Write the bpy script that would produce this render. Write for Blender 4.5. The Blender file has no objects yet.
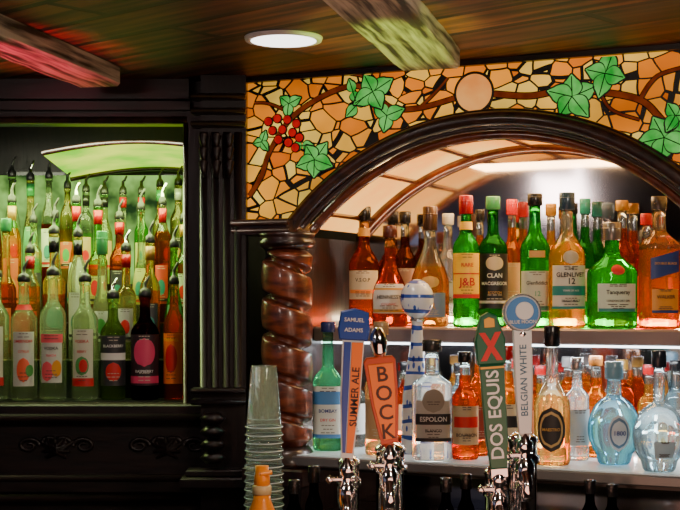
import bpy, math, random
from mathutils import Vector, Matrix
random.seed(7)
CZ=1.5; F=1350.0; HY=300.0; D0=3.05; TH=math.radians(25); ct,st=math.cos(TH),math.sin(TH)
SC=bpy.context.scene
# ---------------------------------------------------------------- materials
def new_mat(name):
    m=bpy.data.materials.new(name); m.use_nodes=True; nt=m.node_tree; nt.nodes.clear()
    o=nt.nodes.new('ShaderNodeOutputMaterial'); return m,nt,o
_c={}
def key(*a): return str(a)
def pbr(name,col,rough=.5,metal=0,coat=0,emis=0,bump=0,bscale=40):
    k=key('p',name,col,rough,metal,emis)
    if k in _c: return _c[k]
    m,nt,o=new_mat(name); b=nt.nodes.new('ShaderNodeBsdfPrincipled')
    b.inputs['Base Color'].default_value=(*col,1); b.inputs['Roughness'].default_value=rough
    b.inputs['Metallic'].default_value=metal; b.inputs['Coat Weight'].default_value=coat
    if emis: b.inputs['Emission Color'].default_value=(*col,1); b.inputs['Emission Strength'].default_value=emis
    n=nt.nodes.new('ShaderNodeTexNoise'); n.inputs['Scale'].default_value=bscale
    bp=nt.nodes.new('ShaderNodeBump'); bp.inputs['Strength'].default_value=bump if bump else .03
    bp.inputs['Distance'].default_value=.002
    nt.links.new(n.outputs['Fac'],bp.inputs['Height']); nt.links.new(bp.outputs[0],b.inputs['Normal'])
    nt.links.new(b.outputs[0],o.inputs[0]); _c[k]=m; return m
def glass(col,tl=.05,tp=.14,rough=.01):
    k=key('g',col,tl,tp)
    if k in _c: return _c[k]
    m,nt,o=new_mat('bottle_glass'); N=nt.nodes.new; L=nt.links.new
    lw=N('ShaderNodeLayerWeight'); lw.inputs['Blend'].default_value=.35
    mc=N('ShaderNodeMix'); mc.data_type='RGBA'; L(lw.outputs['Facing'],mc.inputs[0])
    mc.inputs[6].default_value=(*col,1); mc.inputs[7].default_value=(col[0]**2.2*.5,col[1]**2.2*.5,col[2]**2.2*.5,1)   # longer absorption path at the rim of the glass
    g=N('ShaderNodeBsdfGlass'); g.inputs['IOR'].default_value=1.45; g.inputs['Roughness'].default_value=rough; L(mc.outputs[2],g.inputs['Color'])
    t=N('ShaderNodeBsdfTranslucent'); L(mc.outputs[2],t.inputs['Color'])
    tr=N('ShaderNodeBsdfTransparent'); tr.inputs['Color'].default_value=(*col,1)
    m1=N('ShaderNodeMixShader'); m1.inputs[0].default_value=tl; L(g.outputs[0],m1.inputs[1]); L(t.outputs[0],m1.inputs[2])
    m2=N('ShaderNodeMixShader'); m2.inputs[0].default_value=tp; L(m1.outputs[0],m2.inputs[1]); L(tr.outputs[0],m2.inputs[2])
    L(m2.outputs[0],o.inputs[0]); _c[k]=m; return m
def emit(name,col,s):
    k=key('e',col,s)
    if k in _c: return _c[k]
    m,nt,o=new_mat(name); e=nt.nodes.new('ShaderNodeEmission'); e.inputs[0].default_value=(*col,1); e.inputs[1].default_value=s
    nt.links.new(e.outputs[0],o.inputs[0]); _c[k]=m; return m
def ramp(nt,stops):
    r=nt.nodes.new('ShaderNodeValToRGB'); e=r.color_ramp.elements
    while len(e)<len(stops): e.new(.5)
    for i,(p,c) in enumerate(stops): e[i].position=p; e[i].color=(*c,1)
    return r
def wood(name,c1,c2,rough=.3,scale=(3,3,25),coat=.4,lo=.35,hi=.65):
    m,nt,o=new_mat(name); N=nt.nodes.new; L=nt.links.new
    tc=N('ShaderNodeTexCoord'); mp=N('ShaderNodeMapping'); mp.inputs['Scale'].default_value=scale; L(tc.outputs['Object'],mp.inputs[0])
    n=N('ShaderNodeTexNoise'); n.inputs['Scale'].default_value=4; n.inputs['Detail'].default_value=6; L(mp.outputs[0],n.inputs[0])
    r=ramp(nt,[(lo,c1),(hi,c2)]); L(n.outputs['Fac'],r.inputs[0])
    b=N('ShaderNodeBsdfPrincipled'); b.inputs['Roughness'].default_value=rough; b.inputs['Coat Weight'].default_value=coat
    L(r.outputs[0],b.inputs['Base Color'])
    bp=N('ShaderNodeBump'); bp.inputs['Strength'].default_value=.25; bp.inputs['Distance'].default_value=.003; L(n.outputs['Fac'],bp.inputs['Height']); L(bp.outputs[0],b.inputs['Normal'])
    L(b.outputs[0],o.inputs[0]); return m
DW=wood('dark_wood',(.003,.002,.003),(.012,.005,.005),.38,(20,20,3),.15)
DWH=wood('dark_wood_h',(.004,.0025,.003),(.015,.007,.006),.42,(3,20,20),.15)
RW=wood('mahogany',(.05,.010,.004),(.16,.035,.010),.28,(8,8,8),.5)
SPW=wood('spiral_mahogany',(.035,.008,.005),(.19,.045,.018),.33,(6,6,18),.35)
BW=wood('beam_wood',(.02,.016,.012),(.46,.40,.30),.6,(16,.8,16),.0,.38,.58)
AW=wood('arch_wood',(.006,.003,.003),(.038,.014,.009),.34,(10,10,10),.35)
CHR=pbr('chrome',(.80,.80,.82),.08,1)
BLK=pbr('black_plastic',(.012,.012,.014),.35)
def ceiling_mat():
    m,nt,o=new_mat('ceiling_planks'); N=nt.nodes.new; L=nt.links.new
    tc=N('ShaderNodeTexCoord'); mp=N('ShaderNodeMapping'); mp.inputs['Rotation'].default_value=(0,0,math.radians(42)); L(tc.outputs['Object'],mp.inputs[0])
    br=N('ShaderNodeTexBrick'); br.inputs['Scale'].default_value=1; br.inputs['Brick Width'].default_value=1.3; br.inputs['Row Height'].default_value=.14
    br.inputs['Mortar Size'].default_value=.010; br.inputs['Color1'].default_value=(.06,.018,.012,1); br.inputs['Color2'].default_value=(.20,.065,.030,1); br.inputs['Mortar'].default_value=(.001,.0005,.0005,1)
    L(mp.outputs[0],br.inputs[0])
    mp2=N('ShaderNodeMapping'); mp2.inputs['Scale'].default_value=(1.5,18,2); L(mp.outputs[0],mp2.inputs[0])
    n=N('ShaderNodeTexNoise'); n.inputs['Scale'].default_value=2.2; n.inputs['Detail'].default_value=7; L(mp2.outputs[0],n.inputs[0])
    r=ramp(nt,[(.38,(.06,.05,.05)),(.62,(1.4,1.3,1.2))]); L(n.outputs['Fac'],r.inputs[0])
    mx=N('ShaderNodeMix'); mx.data_type='RGBA'; mx.blend_type='MULTIPLY'; mx.inputs[0].default_value=1; L(br.outputs[0],mx.inputs[6]); L(r.outputs[0],mx.inputs[7])
    b=N('ShaderNodeBsdfPrincipled'); b.inputs['Roughness'].default_value=.5; L(mx.outputs[2],b.inputs['Base Color'])
    bp=N('ShaderNodeBump'); bp.inputs['Strength'].default_value=.7; bp.inputs['Distance'].default_value=.010; L(br.outputs['Fac'],bp.inputs['Height']); bp.invert=True; L(bp.outputs[0],b.inputs['Normal'])
    L(b.outputs[0],o.inputs[0]); return m
def stained_mat():
    m,nt,o=new_mat('stained_glass_mosaic'); N=nt.nodes.new; L=nt.links.new
    tc=N('ShaderNodeTexCoord'); mp=N('ShaderNodeMapping'); mp.inputs['Scale'].default_value=(.85,0,1.1); L(tc.outputs['Object'],mp.inputs[0])
    wn=N('ShaderNodeTexNoise'); wn.inputs['Scale'].default_value=7; L(mp.outputs[0],wn.inputs[0])
    va=N('ShaderNodeVectorMath'); va.operation='MULTIPLY_ADD'; L(wn.outputs['Color'],va.inputs[0]); va.inputs[1].default_value=(.03,0,.03); L(mp.outputs[0],va.inputs[2])
    v=N('ShaderNodeTexVoronoi'); v.inputs['Scale'].default_value=25; v.inputs['Randomness'].default_value=.8; L(va.outputs[0],v.inputs[0])
    e=N('ShaderNodeTexVoronoi'); e.feature='DISTANCE_TO_EDGE'; e.inputs['Scale'].default_value=25; e.inputs['Randomness'].default_value=.8; L(va.outputs[0],e.inputs[0])
    sx=N('ShaderNodeSeparateColor'); L(v.outputs['Color'],sx.inputs[0])
    r=ramp(nt,[(.0,(.70,.14,.003)),(.3,(.98,.28,.008)),(.55,(1,.42,.025)),(.8,(1,.56,.06)),(1,(.98,.68,.10))]); L(sx.outputs[0],r.inputs[0])
    n=N('ShaderNodeTexNoise'); n.inputs['Scale'].default_value=5; n.inputs['Detail'].default_value=3; L(mp.outputs[0],n.inputs[0])
    r2=ramp(nt,[(.3,(.45,.38,.3)),(.7,(1.2,1.2,1.3))]); L(n.outputs['Fac'],r2.inputs[0])
    mx=N('ShaderNodeMix'); mx.data_type='RGBA'; mx.blend_type='MULTIPLY'; mx.inputs[0].default_value=1; L(r.outputs[0],mx.inputs[6]); L(r2.outputs[0],mx.inputs[7])
    em=N('ShaderNodeBsdfPrincipled'); em.inputs['Roughness'].default_value=.4; em.inputs['Specular IOR Level'].default_value=.05; em.inputs['Base Color'].default_value=(.03,.01,.001,1); L(mx.outputs[2],em.inputs['Emission Color']); em.inputs['Emission Strength'].default_value=1.15
    ld=N('ShaderNodeBsdfPrincipled'); ld.inputs['Base Color'].default_value=(.003,.0025,.002,1); ld.inputs['Roughness'].default_value=.6
    th=N('ShaderNodeMath'); th.operation='LESS_THAN'; th.inputs[1].default_value=.042; L(e.outputs['Distance'],th.inputs[0])
    ms=N('ShaderNodeMixShader'); L(th.outputs[0],ms.inputs[0]); L(em.outputs[0],ms.inputs[1]); L(ld.outputs[0],ms.inputs[2]); L(ms.outputs[0],o.inputs[0]); return m
def noisy_emit(name,c1,c2,s,scale=8,base=None):
    m,nt,o=new_mat(name); N=nt.nodes.new; L=nt.links.new
    tc=N('ShaderNodeTexCoord'); n=N('ShaderNodeTexNoise'); n.inputs['Scale'].default_value=scale; n.inputs['Detail'].default_value=3; L(tc.outputs['Object'],n.inputs[0])
    r=ramp(nt,[(.35,c1),(.65,c2)]); L(n.outputs['Fac'],r.inputs[0])
    b=N('ShaderNodeBsdfPrincipled'); b.inputs['Roughness'].default_value=.4; b.inputs['Specular IOR Level'].default_value=.05
    b.inputs['Base Color'].default_value=(c1[0]*.1,c1[1]*.1,c1[2]*.1,1); L(r.outputs[0],b.inputs['Emission Color']); b.inputs['Emission Strength'].default_value=s
    L(b.outputs[0],o.inputs[0]); return m
def mirror_mat():
    m,nt,o=new_mat('antique_mirror'); N=nt.nodes.new; L=nt.links.new
    n=N('ShaderNodeTexNoise'); n.inputs['Scale'].default_value=3
    r=ramp(nt,[(.3,(.46,.44,.47)),(.7,(.68,.65,.68))]); L(n.outputs['Fac'],r.inputs[0])
    b=N('ShaderNodeBsdfPrincipled'); b.inputs['Metallic'].default_value=1; b.inputs['Roughness'].default_value=.08; L(r.outputs[0],b.inputs['Base Color']); L(b.outputs[0],o.inputs[0]); return m
def talavera_mat():
    m,nt,o=new_mat('talavera_ceramic'); N=nt.nodes.new; L=nt.links.new
    tc=N('ShaderNodeTexCoord'); mp=N('ShaderNodeMapping'); mp.inputs['Scale'].default_value=(1,1,.45); L(tc.outputs['Object'],mp.inputs[0])
    v=N('ShaderNodeTexVoronoi'); v.inputs['Scale'].default_value=85; v.inputs['Randomness'].default_value=.5; L(mp.outputs[0],v.inputs[0])
    w=N('ShaderNodeTexWave'); w.bands_direction='Z'; w.inputs['Scale'].default_value=9; w.inputs['Distortion'].default_value=3; w.inputs['Detail'].default_value=1; L(tc.outputs['Object'],w.inputs[0])
    r=ramp(nt,[(.0,(.02,.06,.35)),(.26,(.04,.12,.5)),(.32,(.62,.68,.72)),(1,(.66,.70,.74))]); L(v.outputs['Distance'],r.inputs[0])
    r2=ramp(nt,[(.0,(.05,.12,.5)),(.12,(.05,.12,.5)),(.16,(1,1,1)),(1,(1,1,1))]); L(w.outputs['Fac'],r2.inputs[0])
    mx=N('ShaderNodeMix'); mx.data_type='RGBA'; mx.blend_type='MULTIPLY'; mx.inputs[0].default_value=1; L(r.outputs[0],mx.inputs[6]); L(r2.outputs[0],mx.inputs[7])
    b=N('ShaderNodeBsdfPrincipled'); b.inputs['Roughness'].default_value=.15; L(mx.outputs[2],b.inputs['Base Color']); L(b.outputs[0],o.inputs[0]); return m
# ---------------------------------------------------------------- mesh builder
def text2d(body,size,cache={}):
    k=(body,size)
    if k in cache: return cache[k]
    cu=bpy.data.curves.new('t','FONT'); cu.body=body; cu.size=size; cu.align_x='CENTER'; cu.align_y='CENTER'; cu.resolution_u=3; cu.offset=size*.016
    ob=bpy.data.objects.new('t',cu); SC.collection.objects.link(ob); dg=bpy.context.evaluated_depsgraph_get(); dg.update()
    me=ob.evaluated_get(dg).to_mesh(); vs=[(v.co.x,v.co.y) for v in me.vertices]; fs=[tuple(p.vertices) for p in me.polygons]
    bpy.data.objects.remove(ob); bpy.data.curves.remove(cu); cache[k]=(vs,fs); return vs,fs
def xs(r,a,n=2):
    s,c=math.sin(a),math.cos(a); rho=r if n==2 else r/((abs(s)**n+abs(c)**n)**(1/n))
    return rho*s,-rho*c
class MB:
    def __init__(s): s.v=[];s.f=[];s.m=[];s.sm=[];s.mats=[]
    def mi(s,mat):
        if mat not in s.mats: s.mats.append(mat)
        return s.mats.index(mat)
    def add(s,vs,fs,mat,smooth=False,M=None):
        b=len(s.v)
        for v in vs:
            v=Vector(v); s.v.append(tuple(M@v) if M else tuple(v))
        ml=isinstance(mat,list)
        for i,f in enumerate(fs):
            s.f.append([b+k for k in f]); s.m.append(s.mi(mat[i] if ml else mat)); s.sm.append(smooth)
    def box(s,x0,x1,y0,y1,z0,z1,mat,M=None,b=0):
        if b<=0:
            vs=[(x,y,z) for x in(x0,x1) for y in(y0,y1) for z in(z0,z1)]
            s.add(vs,[(0,1,3,2),(4,6,7,5),(0,4,5,1),(2,3,7,6),(0,2,6,4),(1,5,7,3)],mat,False,M); return
        rings=[(b,z0),(0,z0+b),(0,z1-b),(b,z1)]
        vs=[];fs=[]
        for ins,z in rings: vs+=[(x0+ins,y0+ins,z),(x1-ins,y0+ins,z),(x1-ins,y1-ins,z),(x0+ins,y1-ins,z)]
        for r in range(3):
            for k in range(4): fs.append((r*4+k,r*4+(k+1)%4,(r+1)*4+(k+1)%4,(r+1)*4+k))
        fs+= [(3,2,1,0),(12,13,14,15)]
        s.add(vs,fs,mat,False,M)
    def lathe(s,prof,mat,segs=28,n=2,M=None,matf=None,smooth=True,sy=1,rf=None):
        vs=[];fs=[];ml=[]
        for r,z in prof:
            for k in range(segs):
                a=2*math.pi*k/segs; rr=r if rf is None else rf(r,a,z); x,y=xs(max(rr,1e-5),a,n); vs.append((x,y*sy,z))
        for i in range(len(prof)-1):
            mm=matf((prof[i][1]+prof[i+1][1])/2) if matf else mat
            for k in range(segs):
                fs.append((i*segs+k,i*segs+(k+1)%segs,(i+1)*segs+(k+1)%segs,(i+1)*segs+k)); ml.append(mm)
        if prof[0][0]>1e-4: fs.append(tuple(reversed(range(segs)))); ml.append(ml[0])
        if prof[-1][0]>1e-4: fs.append(tuple((len(prof)-1)*segs+k for k in range(segs))); ml.append(ml[-1])
        s.add(vs,fs,ml,smooth,M)
    def tube(s,pts,rad,mat,segs=8,M=None,closed=False,flat=1):
        pts=[Vector(p) for p in pts]; n=len(pts); vs=[];fs=[]; up=None
        for i,p in enumerate(pts):
            if closed: t=(pts[(i+1)%n]-pts[i-1]).normalized()
            else: t=(pts[min(i+1,n-1)]-pts[max(i-1,0)]).normalized()
            if up is None: up=Vector((0,1,0)) if abs(t.y)<.9 else Vector((0,0,1))
            a=t.cross(up).normalized(); up2=a.cross(t).normalized(); r=rad(i/(n-1)) if callable(rad) else rad
            for k in range(segs):
                an=2*math.pi*k/segs; vs.append(tuple(p+a*math.cos(an)*r+up2*math.sin(an)*r*flat))
        m=n if closed else n-1
        for i in range(m):
            j=(i+1)%n
            for k in range(segs): fs.append((i*segs+k,i*segs+(k+1)%segs,j*segs+(k+1)%segs,j*segs+k))
        if not closed: fs.append(tuple(range(segs))); fs.append(tuple((n-1)*segs+k for k in range(segs)))
        s.add(vs,fs,mat,True,M)
    def prism(s,poly,y0,y1,mat,M=None,inset=0):
        n=len(poly); cx=sum(p[0] for p in poly)/n; cz=sum(p[1] for p in poly)/n
        def ins(p,d):
            dx,dz=p[0]-cx,p[1]-cz; l=math.hypot(dx,dz) or 1; return (p[0]-dx/l*d,p[1]-dz/l*d)
        rings=[(inset,y0),(0,y0+inset),(0,y1)] if inset else [(0,y0),(0,y1)]
        vs=[]
        for d,y in rings: vs+=[(ins(p,d)[0],y,ins(p,d)[1]) for p in poly]
        fs=[]
        for r in range(len(rings)-1):
            for k in range(n): fs.append((r*n+k,r*n+(k+1)%n,(r+1)*n+(k+1)%n,(r+1)*n+k))
        fs.append(tuple(range(n))); fs.append(tuple((len(rings)-1)*n+k for k in reversed(range(n))))
        s.add(vs,fs,mat,False,M)
    def flattext(s,body,size,x,y,z,mat,rot=0,M=None):
        vs,fs=text2d(body,size); c,q=math.cos(rot),math.sin(rot)
        s.add([(x+a*c-b*q,y,z+a*q+b*c) for a,b in vs],fs,mat,False,M)
    def obj(s,name,loc=(0,0,0),rz=0,M=None):
        me=bpy.data.meshes.new(name); me.from_pydata(s.v,[],s.f); 
        for m in s.mats: me.materials.append(m)
        me.polygons.foreach_set('material_index',s.m); me.polygons.foreach_set('use_smooth',s.sm); me.update()
        ob=bpy.data.objects.new(name,me); SC.collection.objects.link(ob)
        if M is not None: ob.matrix_world=M
        else: ob.location=loc; ob.rotation_euler=(0,0,rz)
        return ob
RM=Matrix.Translation((0,D0,CZ))@Matrix.Rotation(-TH,4,'Z')
def pu(px,py,w=0):
    k=(px-340)/F; u=(k*(D0+w*ct)-w*st)/(ct+k*st); d=D0-u*st+w*ct
    return u,(HY-py)/F*d,d
def rw(u,w,z): return (u*ct+w*st, D0-u*st+w*ct, z+CZ)
# ---------------------------------------------------------------- room
b=MB(); b.box(-3,3.2,-2.5,4.2,-.1,0,pbr('floor_tile',(.05,.035,.03),.4)); b.obj('floor')
b=MB(); b.box(-3,3.2,-2.5,4.2,2.017,2.1,ceiling_mat()); b.obj('ceiling')
WL=pbr('mauve_plaster',(.07,.05,.09),.8,bump=.2)
b=MB(); b.box(-3.1,-3,-2.5,4.2,0,2.017,WL); b.obj('wall_left')
b=MB(); b.box(3.2,3.3,-2.5,4.2,0,2.017,WL); b.obj('wall_right')
b=MB(); b.box(-3.1,3.3,4.2,4.3,0,2.017,DW); b.obj('wall_back')
b=MB(); b.box(-3.1,3.3,-2.6,-2.5,0,2.017,WL); b.obj('wall_front')
WG=noisy_emit('mirror_glow',(.08,.06,.10),(.36,.38,.55),.75,2.5)  # glowing framed panel added out of view for the bar mirror to reflect
b=MB(); b.box(-2.99,-2.97,-.9,1.9,1.35,1.95,WG)
for y in (-.95,0,.95,1.9): b.box(-3.0,-2.94,y-.03,y+.03,1.3,2.0,DW)
b.box(-3.0,-2.94,-.95,1.95,1.28,1.35,DW); b.box(-3.0,-2.94,-.95,1.95,1.95,2.0,DW); b.box(-3.0,-2.94,-.95,1.95,1.64,1.67,DW)
b.obj('mirror_glow_panel_1')
def downlight(x,y,r=.0775,s=4):
    b=MB(); z=2.017
    b.lathe([(r*.80,-.004),(r*.84,-.007),(r*.97,-.007),(r,-.001),(r,0)],pbr('white_trim',(.8,.8,.8),.4),40)
    b.lathe([(0,-.0075),(r*.83,-.0075),(r*.83,-.005)],emit('lamp_disc',(1,.97,.95),s),40)
    return b.obj('recessed_ceiling_light',(x,y,z))
lx=(284-340)/F*2.68; downlight(lx,2.66)
for p in ((-1.6,.6),(-2.2,1.6),(-1.2,-.8),(1.3,.4),(-.6,-1.6)): downlight(*p,s=7)
def beam(px,py,vx,width,h,back,length):
    zb=.517-h; d=zb*F/(HY-py); x=(px-340)/F*d
    ang=math.atan((vx-340)/F)
    b=MB(); L=length; w=width/2; c=.006
    # squared timber with chamfered lower edges and an uneven hewn profile
    n=40; vs=[];fs=[]
    for i in range(n+1):
        y=-L+(L+back)*i/n; j=[random.uniform(-.0015,.0015) for _ in range(4)]
        vs+=[(-w+j[0],y,0),(-w+j[0],y,-h+c),(-w+c+j[1],y,-h+j[3]),(w-c+j[2],y,-h+j[3]),(w+j[2],y,-h+c),(w+j[2],y,0)]
    for i in range(n):
        for k in range(6): fs.append((6*i+k,6*i+(k+1)%6,6*(i+1)+(k+1)%6,6*(i+1)+k))
    fs+=[tuple(range(6)),tuple(6*n+k for k in reversed(range(6)))]
    b.add(vs,fs,BW)
    return b.obj('ceiling_beam',(x,d,CZ+.517),-ang)
beam(92,84,640,.100,.042,.04,2.2)
beam(422,62,665,.125,.042,.10,2.2)
# ---------------------------------------------------------------- stained-glass arch
AU,AZ,AR=.36,-.237,.61
ZS=.182
def arcz(u,R): 
    q=R*R-(u-AU)**2; return AZ+math.sqrt(q) if q>0 else -9
b=MB(); SM=stained_mat(); n=90; u0,u1=-.240,.942; top=.505; vs=[];fs=[]
for i in range(n+1):
    u=u0+(u1-u0)*i/n; zb=max(ZS,arcz(u,.642)); vs+=[(u,0,zb),(u,0,top),(u,.008,zb),(u,.008,top)]
for i in range(n):
    a=4*i; c=a+4; fs+=[(a,c,c+1,a+1),(a+2,a+3,c+3,c+2),(a,a+2,c+2,c),(a+1,c+1,c+3,a+3)]
b.add(vs,fs,SM)
LEAD=pbr('lead_came',(.004,.0035,.003),.6)
VINE=noisy_emit('vine_glass',(.16,.018,.003),(.32,.05,.006),.6,30)
GRN=noisy_emit('leaf_glass',(.012,.36,.03),(.18,.70,.13),.9,22)
RED=noisy_emit('grape_glass',(.50,.001,.004),(.85,.008,.008),.7,40)
PCH=noisy_emit('peach_glass',(.90,.28,.05),(1,.42,.10),1.0,20)
def smooth(pts,k=8):
    out=[]
    for i in range(len(pts)-1):
        p0=pts[max(i-1,0)];p1=pts[i];p2=pts[i+1];p3=pts[min(i+2,len(pts)-1)]
        for j in range(k):
            t=j/k; out.append(tuple(.5*((2*p1[c])+(-p0[c]+p2[c])*t+(2*p0[c]-5*p1[c]+4*p2[c]-p3[c])*t*t+(-p0[c]+3*p1[c]-3*p2[c]+p3[c])*t**3) for c in range(len(p1))))
    out.append(tuple(pts[-1])); return out
def vine(pxs,r0,r1):
    pts=smooth([(pu(x,y)[0],pu(x,y)[1]) for x,y in pxs])
    b.tube([(u,-.001,z) for u,z in pts],lambda t:(r0+(r1-r0)*t)+.0022,LEAD,8,flat=.25)
    b.tube([(u,-.003,z) for u,z in pts],lambda t:(r0+(r1-r0)*t),VINE,8,flat=.3)
vine([(250,196),(262,176),(270,152),(290,120),(320,98),(352,86),(372,92),(392,108),(420,108),(456,98)],.0055,.005)
vine([(494,94),(530,96),(565,90),(600,92),(640,100),(662,120),(690,150)],.006,.006)
vine([(372,92),(366,78),(350,74)],.003,.002); vine([(296,115),(270,104),(255,103)],.003,.002)
vine([(420,108),(440,88),(448,78)],.003,.002); vine([(640,100),(650,84),(662,74),(690,66)],.004,.003); vine([(600,92),(612,110),(640,120)],.003,.002)
def leaf(px,py,s,rot=0,lob=5):
    u,z,_=pu(px,py); s*=1.12
    for k in range(lob):
        ph=rot+2*math.pi*k/lob; L=s*(1.1 if k%2==0 else .92); Wd=s*.40
        for g,y,m in ((.0026,-.004,LEAD),(0,-.0048,GRN)):
            out=[]
            for i in range(17):
                t=i/16; out.append((t,math.sin(math.pi*t**.72)*1.0))
            side=[(L*t+ (g if t>.5 else 0),Wd*v*(1 if t<.75 else .9)+g) for t,v in out]
            P=[(x,yv) for x,yv in side]+[(x,-yv) for x,yv in reversed(side)]
            c,q=math.cos(ph),math.sin(ph)
            vs=[(u+x*c-yy*q,y-.0009*k,min(top-.002,z+x*q+yy*c)) for x,yy in P]
            b.add(vs,[tuple(range(len(vs)))],m)
        b.tube([(u,-.0058-.0009*k,z),(u+L*.9*math.cos(ph),-.0058-.0009*k,min(top-.004,z+L*.9*math.sin(ph)))],.0012,LEAD,5)
for a in ((374,92,.044,.5,4),(388,116,.036,2.4,3),(357,106,.028,3.9,2),(290,104,.027,.4,3),(263,142,.022,1.2,3),(316,160,.040,.9,5),(303,146,.024,0,2),(573,97,.046,.35,5),(606,74,.042,1.3,4),(665,138,.048,.8,5),(676,116,.03,0,3),(354,92,.025,1.9,2)): leaf(*a)
for i,(gx,gy) in enumerate([(270,122),(279,119),(289,120),(298,124),(274,131),(284,130),(294,133),(301,138),(280,140),(290,143),(297,148)]):
    u,z,_=pu(gx,gy); M=Matrix.Translation((u,-.008,z))
    b.lathe([(0,-.0115),(.0115,-.0115),(.0115,.002)],LEAD,14,M=M@Matrix.Rotation(math.pi/2,4,'X')@Matrix.Scale(.35,4,(0,0,1)))
    b.lathe([(.0095,0),(.0085,.004),(.005,.007),(0,.008)],RED,14,M=M@Matrix.Rotation(math.pi/2,4,'X'))
u,z,_=pu(475,93)
C=[(u+.043*math.cos(2*math.pi*k/40),z+.043*math.sin(2*math.pi*k/40)) for k in range(40)]
b.prism(C,-.006,0,PCH); b.tube([(a,-.007,c) for a,c in C],.0028,LEAD,6,closed=True)
def arc(R,w,k=64,zs=None):
    zs=ZS if zs is None else zs
    a0=math.asin((zs-AZ)/R); return [(AU+R*math.cos(math.pi-a0-(math.pi-2*a0)*i/k),w,AZ+R*math.sin(math.pi-a0-(math.pi-2*a0)*i/k)) for i in range(k+1)]
b.tube(arc(.625,-.012,zs=.165),.017,AW,10); b.tube(arc(.641,-.008),.006,AW,8); b.tube(arc(.606,-.004,zs=.165),.007,AW,8)
b.box(-.250,-.238,-.015,.02,.165,.510,AW); b.box(.938,.965,-.025,.02,.165,.510,AW)
b.box(-.250,.965,-.015,.06,.505,.5165,DWH)
b.box(-.245,-.105,-.06,.06,.150,.183,AW); b.box(.83,.965,-.06,.06,.150,.183,AW)
b.tube([(-.245,-.062,.176),(-.10,-.062,.176)],.008,AW); b.tube([(-.245,-.058,.158),(-.10,-.058,.158)],.006,AW)
b.obj('stained_glass_arch',M=RM)
# vault with lit panels
b=MB(); W1=.30; VP=noisy_emit('lit_vault_glass',(.98,.30,.03),(1,.56,.14),2.2,4)
A=arc(.60,0,40,.165); 
vs=[];fs=[]
for (u,_,z) in A: vs+=[(u,.012,z),(u,W1,z)]
for i in range(40): fs.append((2*i,2*i+1,2*i+3,2*i+2))
b.add(vs,fs,VP,True)
for w in (.02,W1-.012): b.tube([(AU+(u-AU)*.985,w,z-.006) for u,_,z in A],.012,RW,8)
for i in range(2,41,6):
    u,_,z=A[i]; b.tube([(AU+(u-AU)*.99,.01,z-.004),(AU+(u-AU)*.99,W1,z-.004)],.006,RW,6)
b.obj('arched_vault_canopy',M=RM)
b=MB(); Am=arc(.605,W1,40,.16); P=[(u,z) for u,_,z in Am]; P=[(P[0][0],-.5)]+P+[(P[-1][0],-.5)]
b.prism(P,W1+.003,W1+.012,mirror_mat()); b.obj('bar_mirror',M=RM)
ul=P[0][0]; ur=P[-1][0]
b=MB(); b.box(ul-.10,ul-.002,.01,W1+.015,-1.5,.146,DW); b.obj('wood_side_panel',M=RM)
b=MB(); b.box(ur+.002,ur+.16,0,W1+.015,-1.5,.146,DW); b.obj('wood_side_panel',M=RM)
b=MB(); b.box(ul-.0,ur,-.02,W1,-1.5,-.5,DWH); b.obj('under_bar_cabinet',M=RM)
b=MB(); b.box(ul-.10,ur+.16,W1+.022,W1+.05,-1.5,.5,DW); b.obj('wall_panel',M=RM)
SHU,SHL=-.062,-.340
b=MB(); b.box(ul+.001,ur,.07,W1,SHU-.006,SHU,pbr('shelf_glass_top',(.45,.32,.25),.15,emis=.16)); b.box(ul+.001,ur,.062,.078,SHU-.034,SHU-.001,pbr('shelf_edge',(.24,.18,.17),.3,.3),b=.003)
b.box(ul+.001,ur,.078,W1,SHU-.034,SHU-.0065,DWH)
b.box(ul+.001,ur,.10,.125,SHU-.040,SHU-.034,emit('led_strip',(.85,.95,1),7)); b.obj('bottle_shelf',M=RM)
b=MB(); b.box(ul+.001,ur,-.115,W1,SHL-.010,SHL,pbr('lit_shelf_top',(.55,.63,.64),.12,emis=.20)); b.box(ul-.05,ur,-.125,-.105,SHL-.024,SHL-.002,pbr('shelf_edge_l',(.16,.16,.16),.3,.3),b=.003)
b.box(ul+.001,ur,-.105,W1,SHL-.032,SHL-.0105,DWH); b.obj('bottle_shelf',M=RM)
# spiral column : one flat ribbon band winding down a core
b=MB(); R=.058; z0,z1=-.36,.118
uc,_,_=pu(291,300,-.055)
prof=[(R,z0+.03+(z1-z0-.03)*i/190) for i in range(191)]
def rf(r,a,z):
    ph=((a/(2*math.pi)+z/.084)%1.0); e=max(0,min(1,(z1-z)/.02,(z-z0-.03)/.02))
    g=min(1,max(0,(min(ph,1-ph)-.07)/.07)); g=g*g*(3-2*g)
    prof_=.60+.40*g*(1-.25*(2*ph-1)**2)
    return r*(.60+(prof_-.60)*e)
b.lathe(prof,SPW,56,rf=rf)
b.lathe([(.052,z1-.004),(.062,z1+.004),(.064,z1+.012),(.058,z1+.018),(.062,z1+.024),(.064,z1+.031)],AW,32)
b.lathe([(.068,z0-.01),(.070,z0),(.064,z0+.012),(.060,z0+.02),(.050,z0+.034)],AW,32)
b.box(-.075,.075,-.072,.055,z0-.05,z0-.01,AW,b=.004); b.box(-.070,.070,-.068,.055,-1.5,z0-.05,DW)
b.obj('spiral_wood_column',M=RM@Matrix.Translation((uc,-.075,0)))
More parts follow.
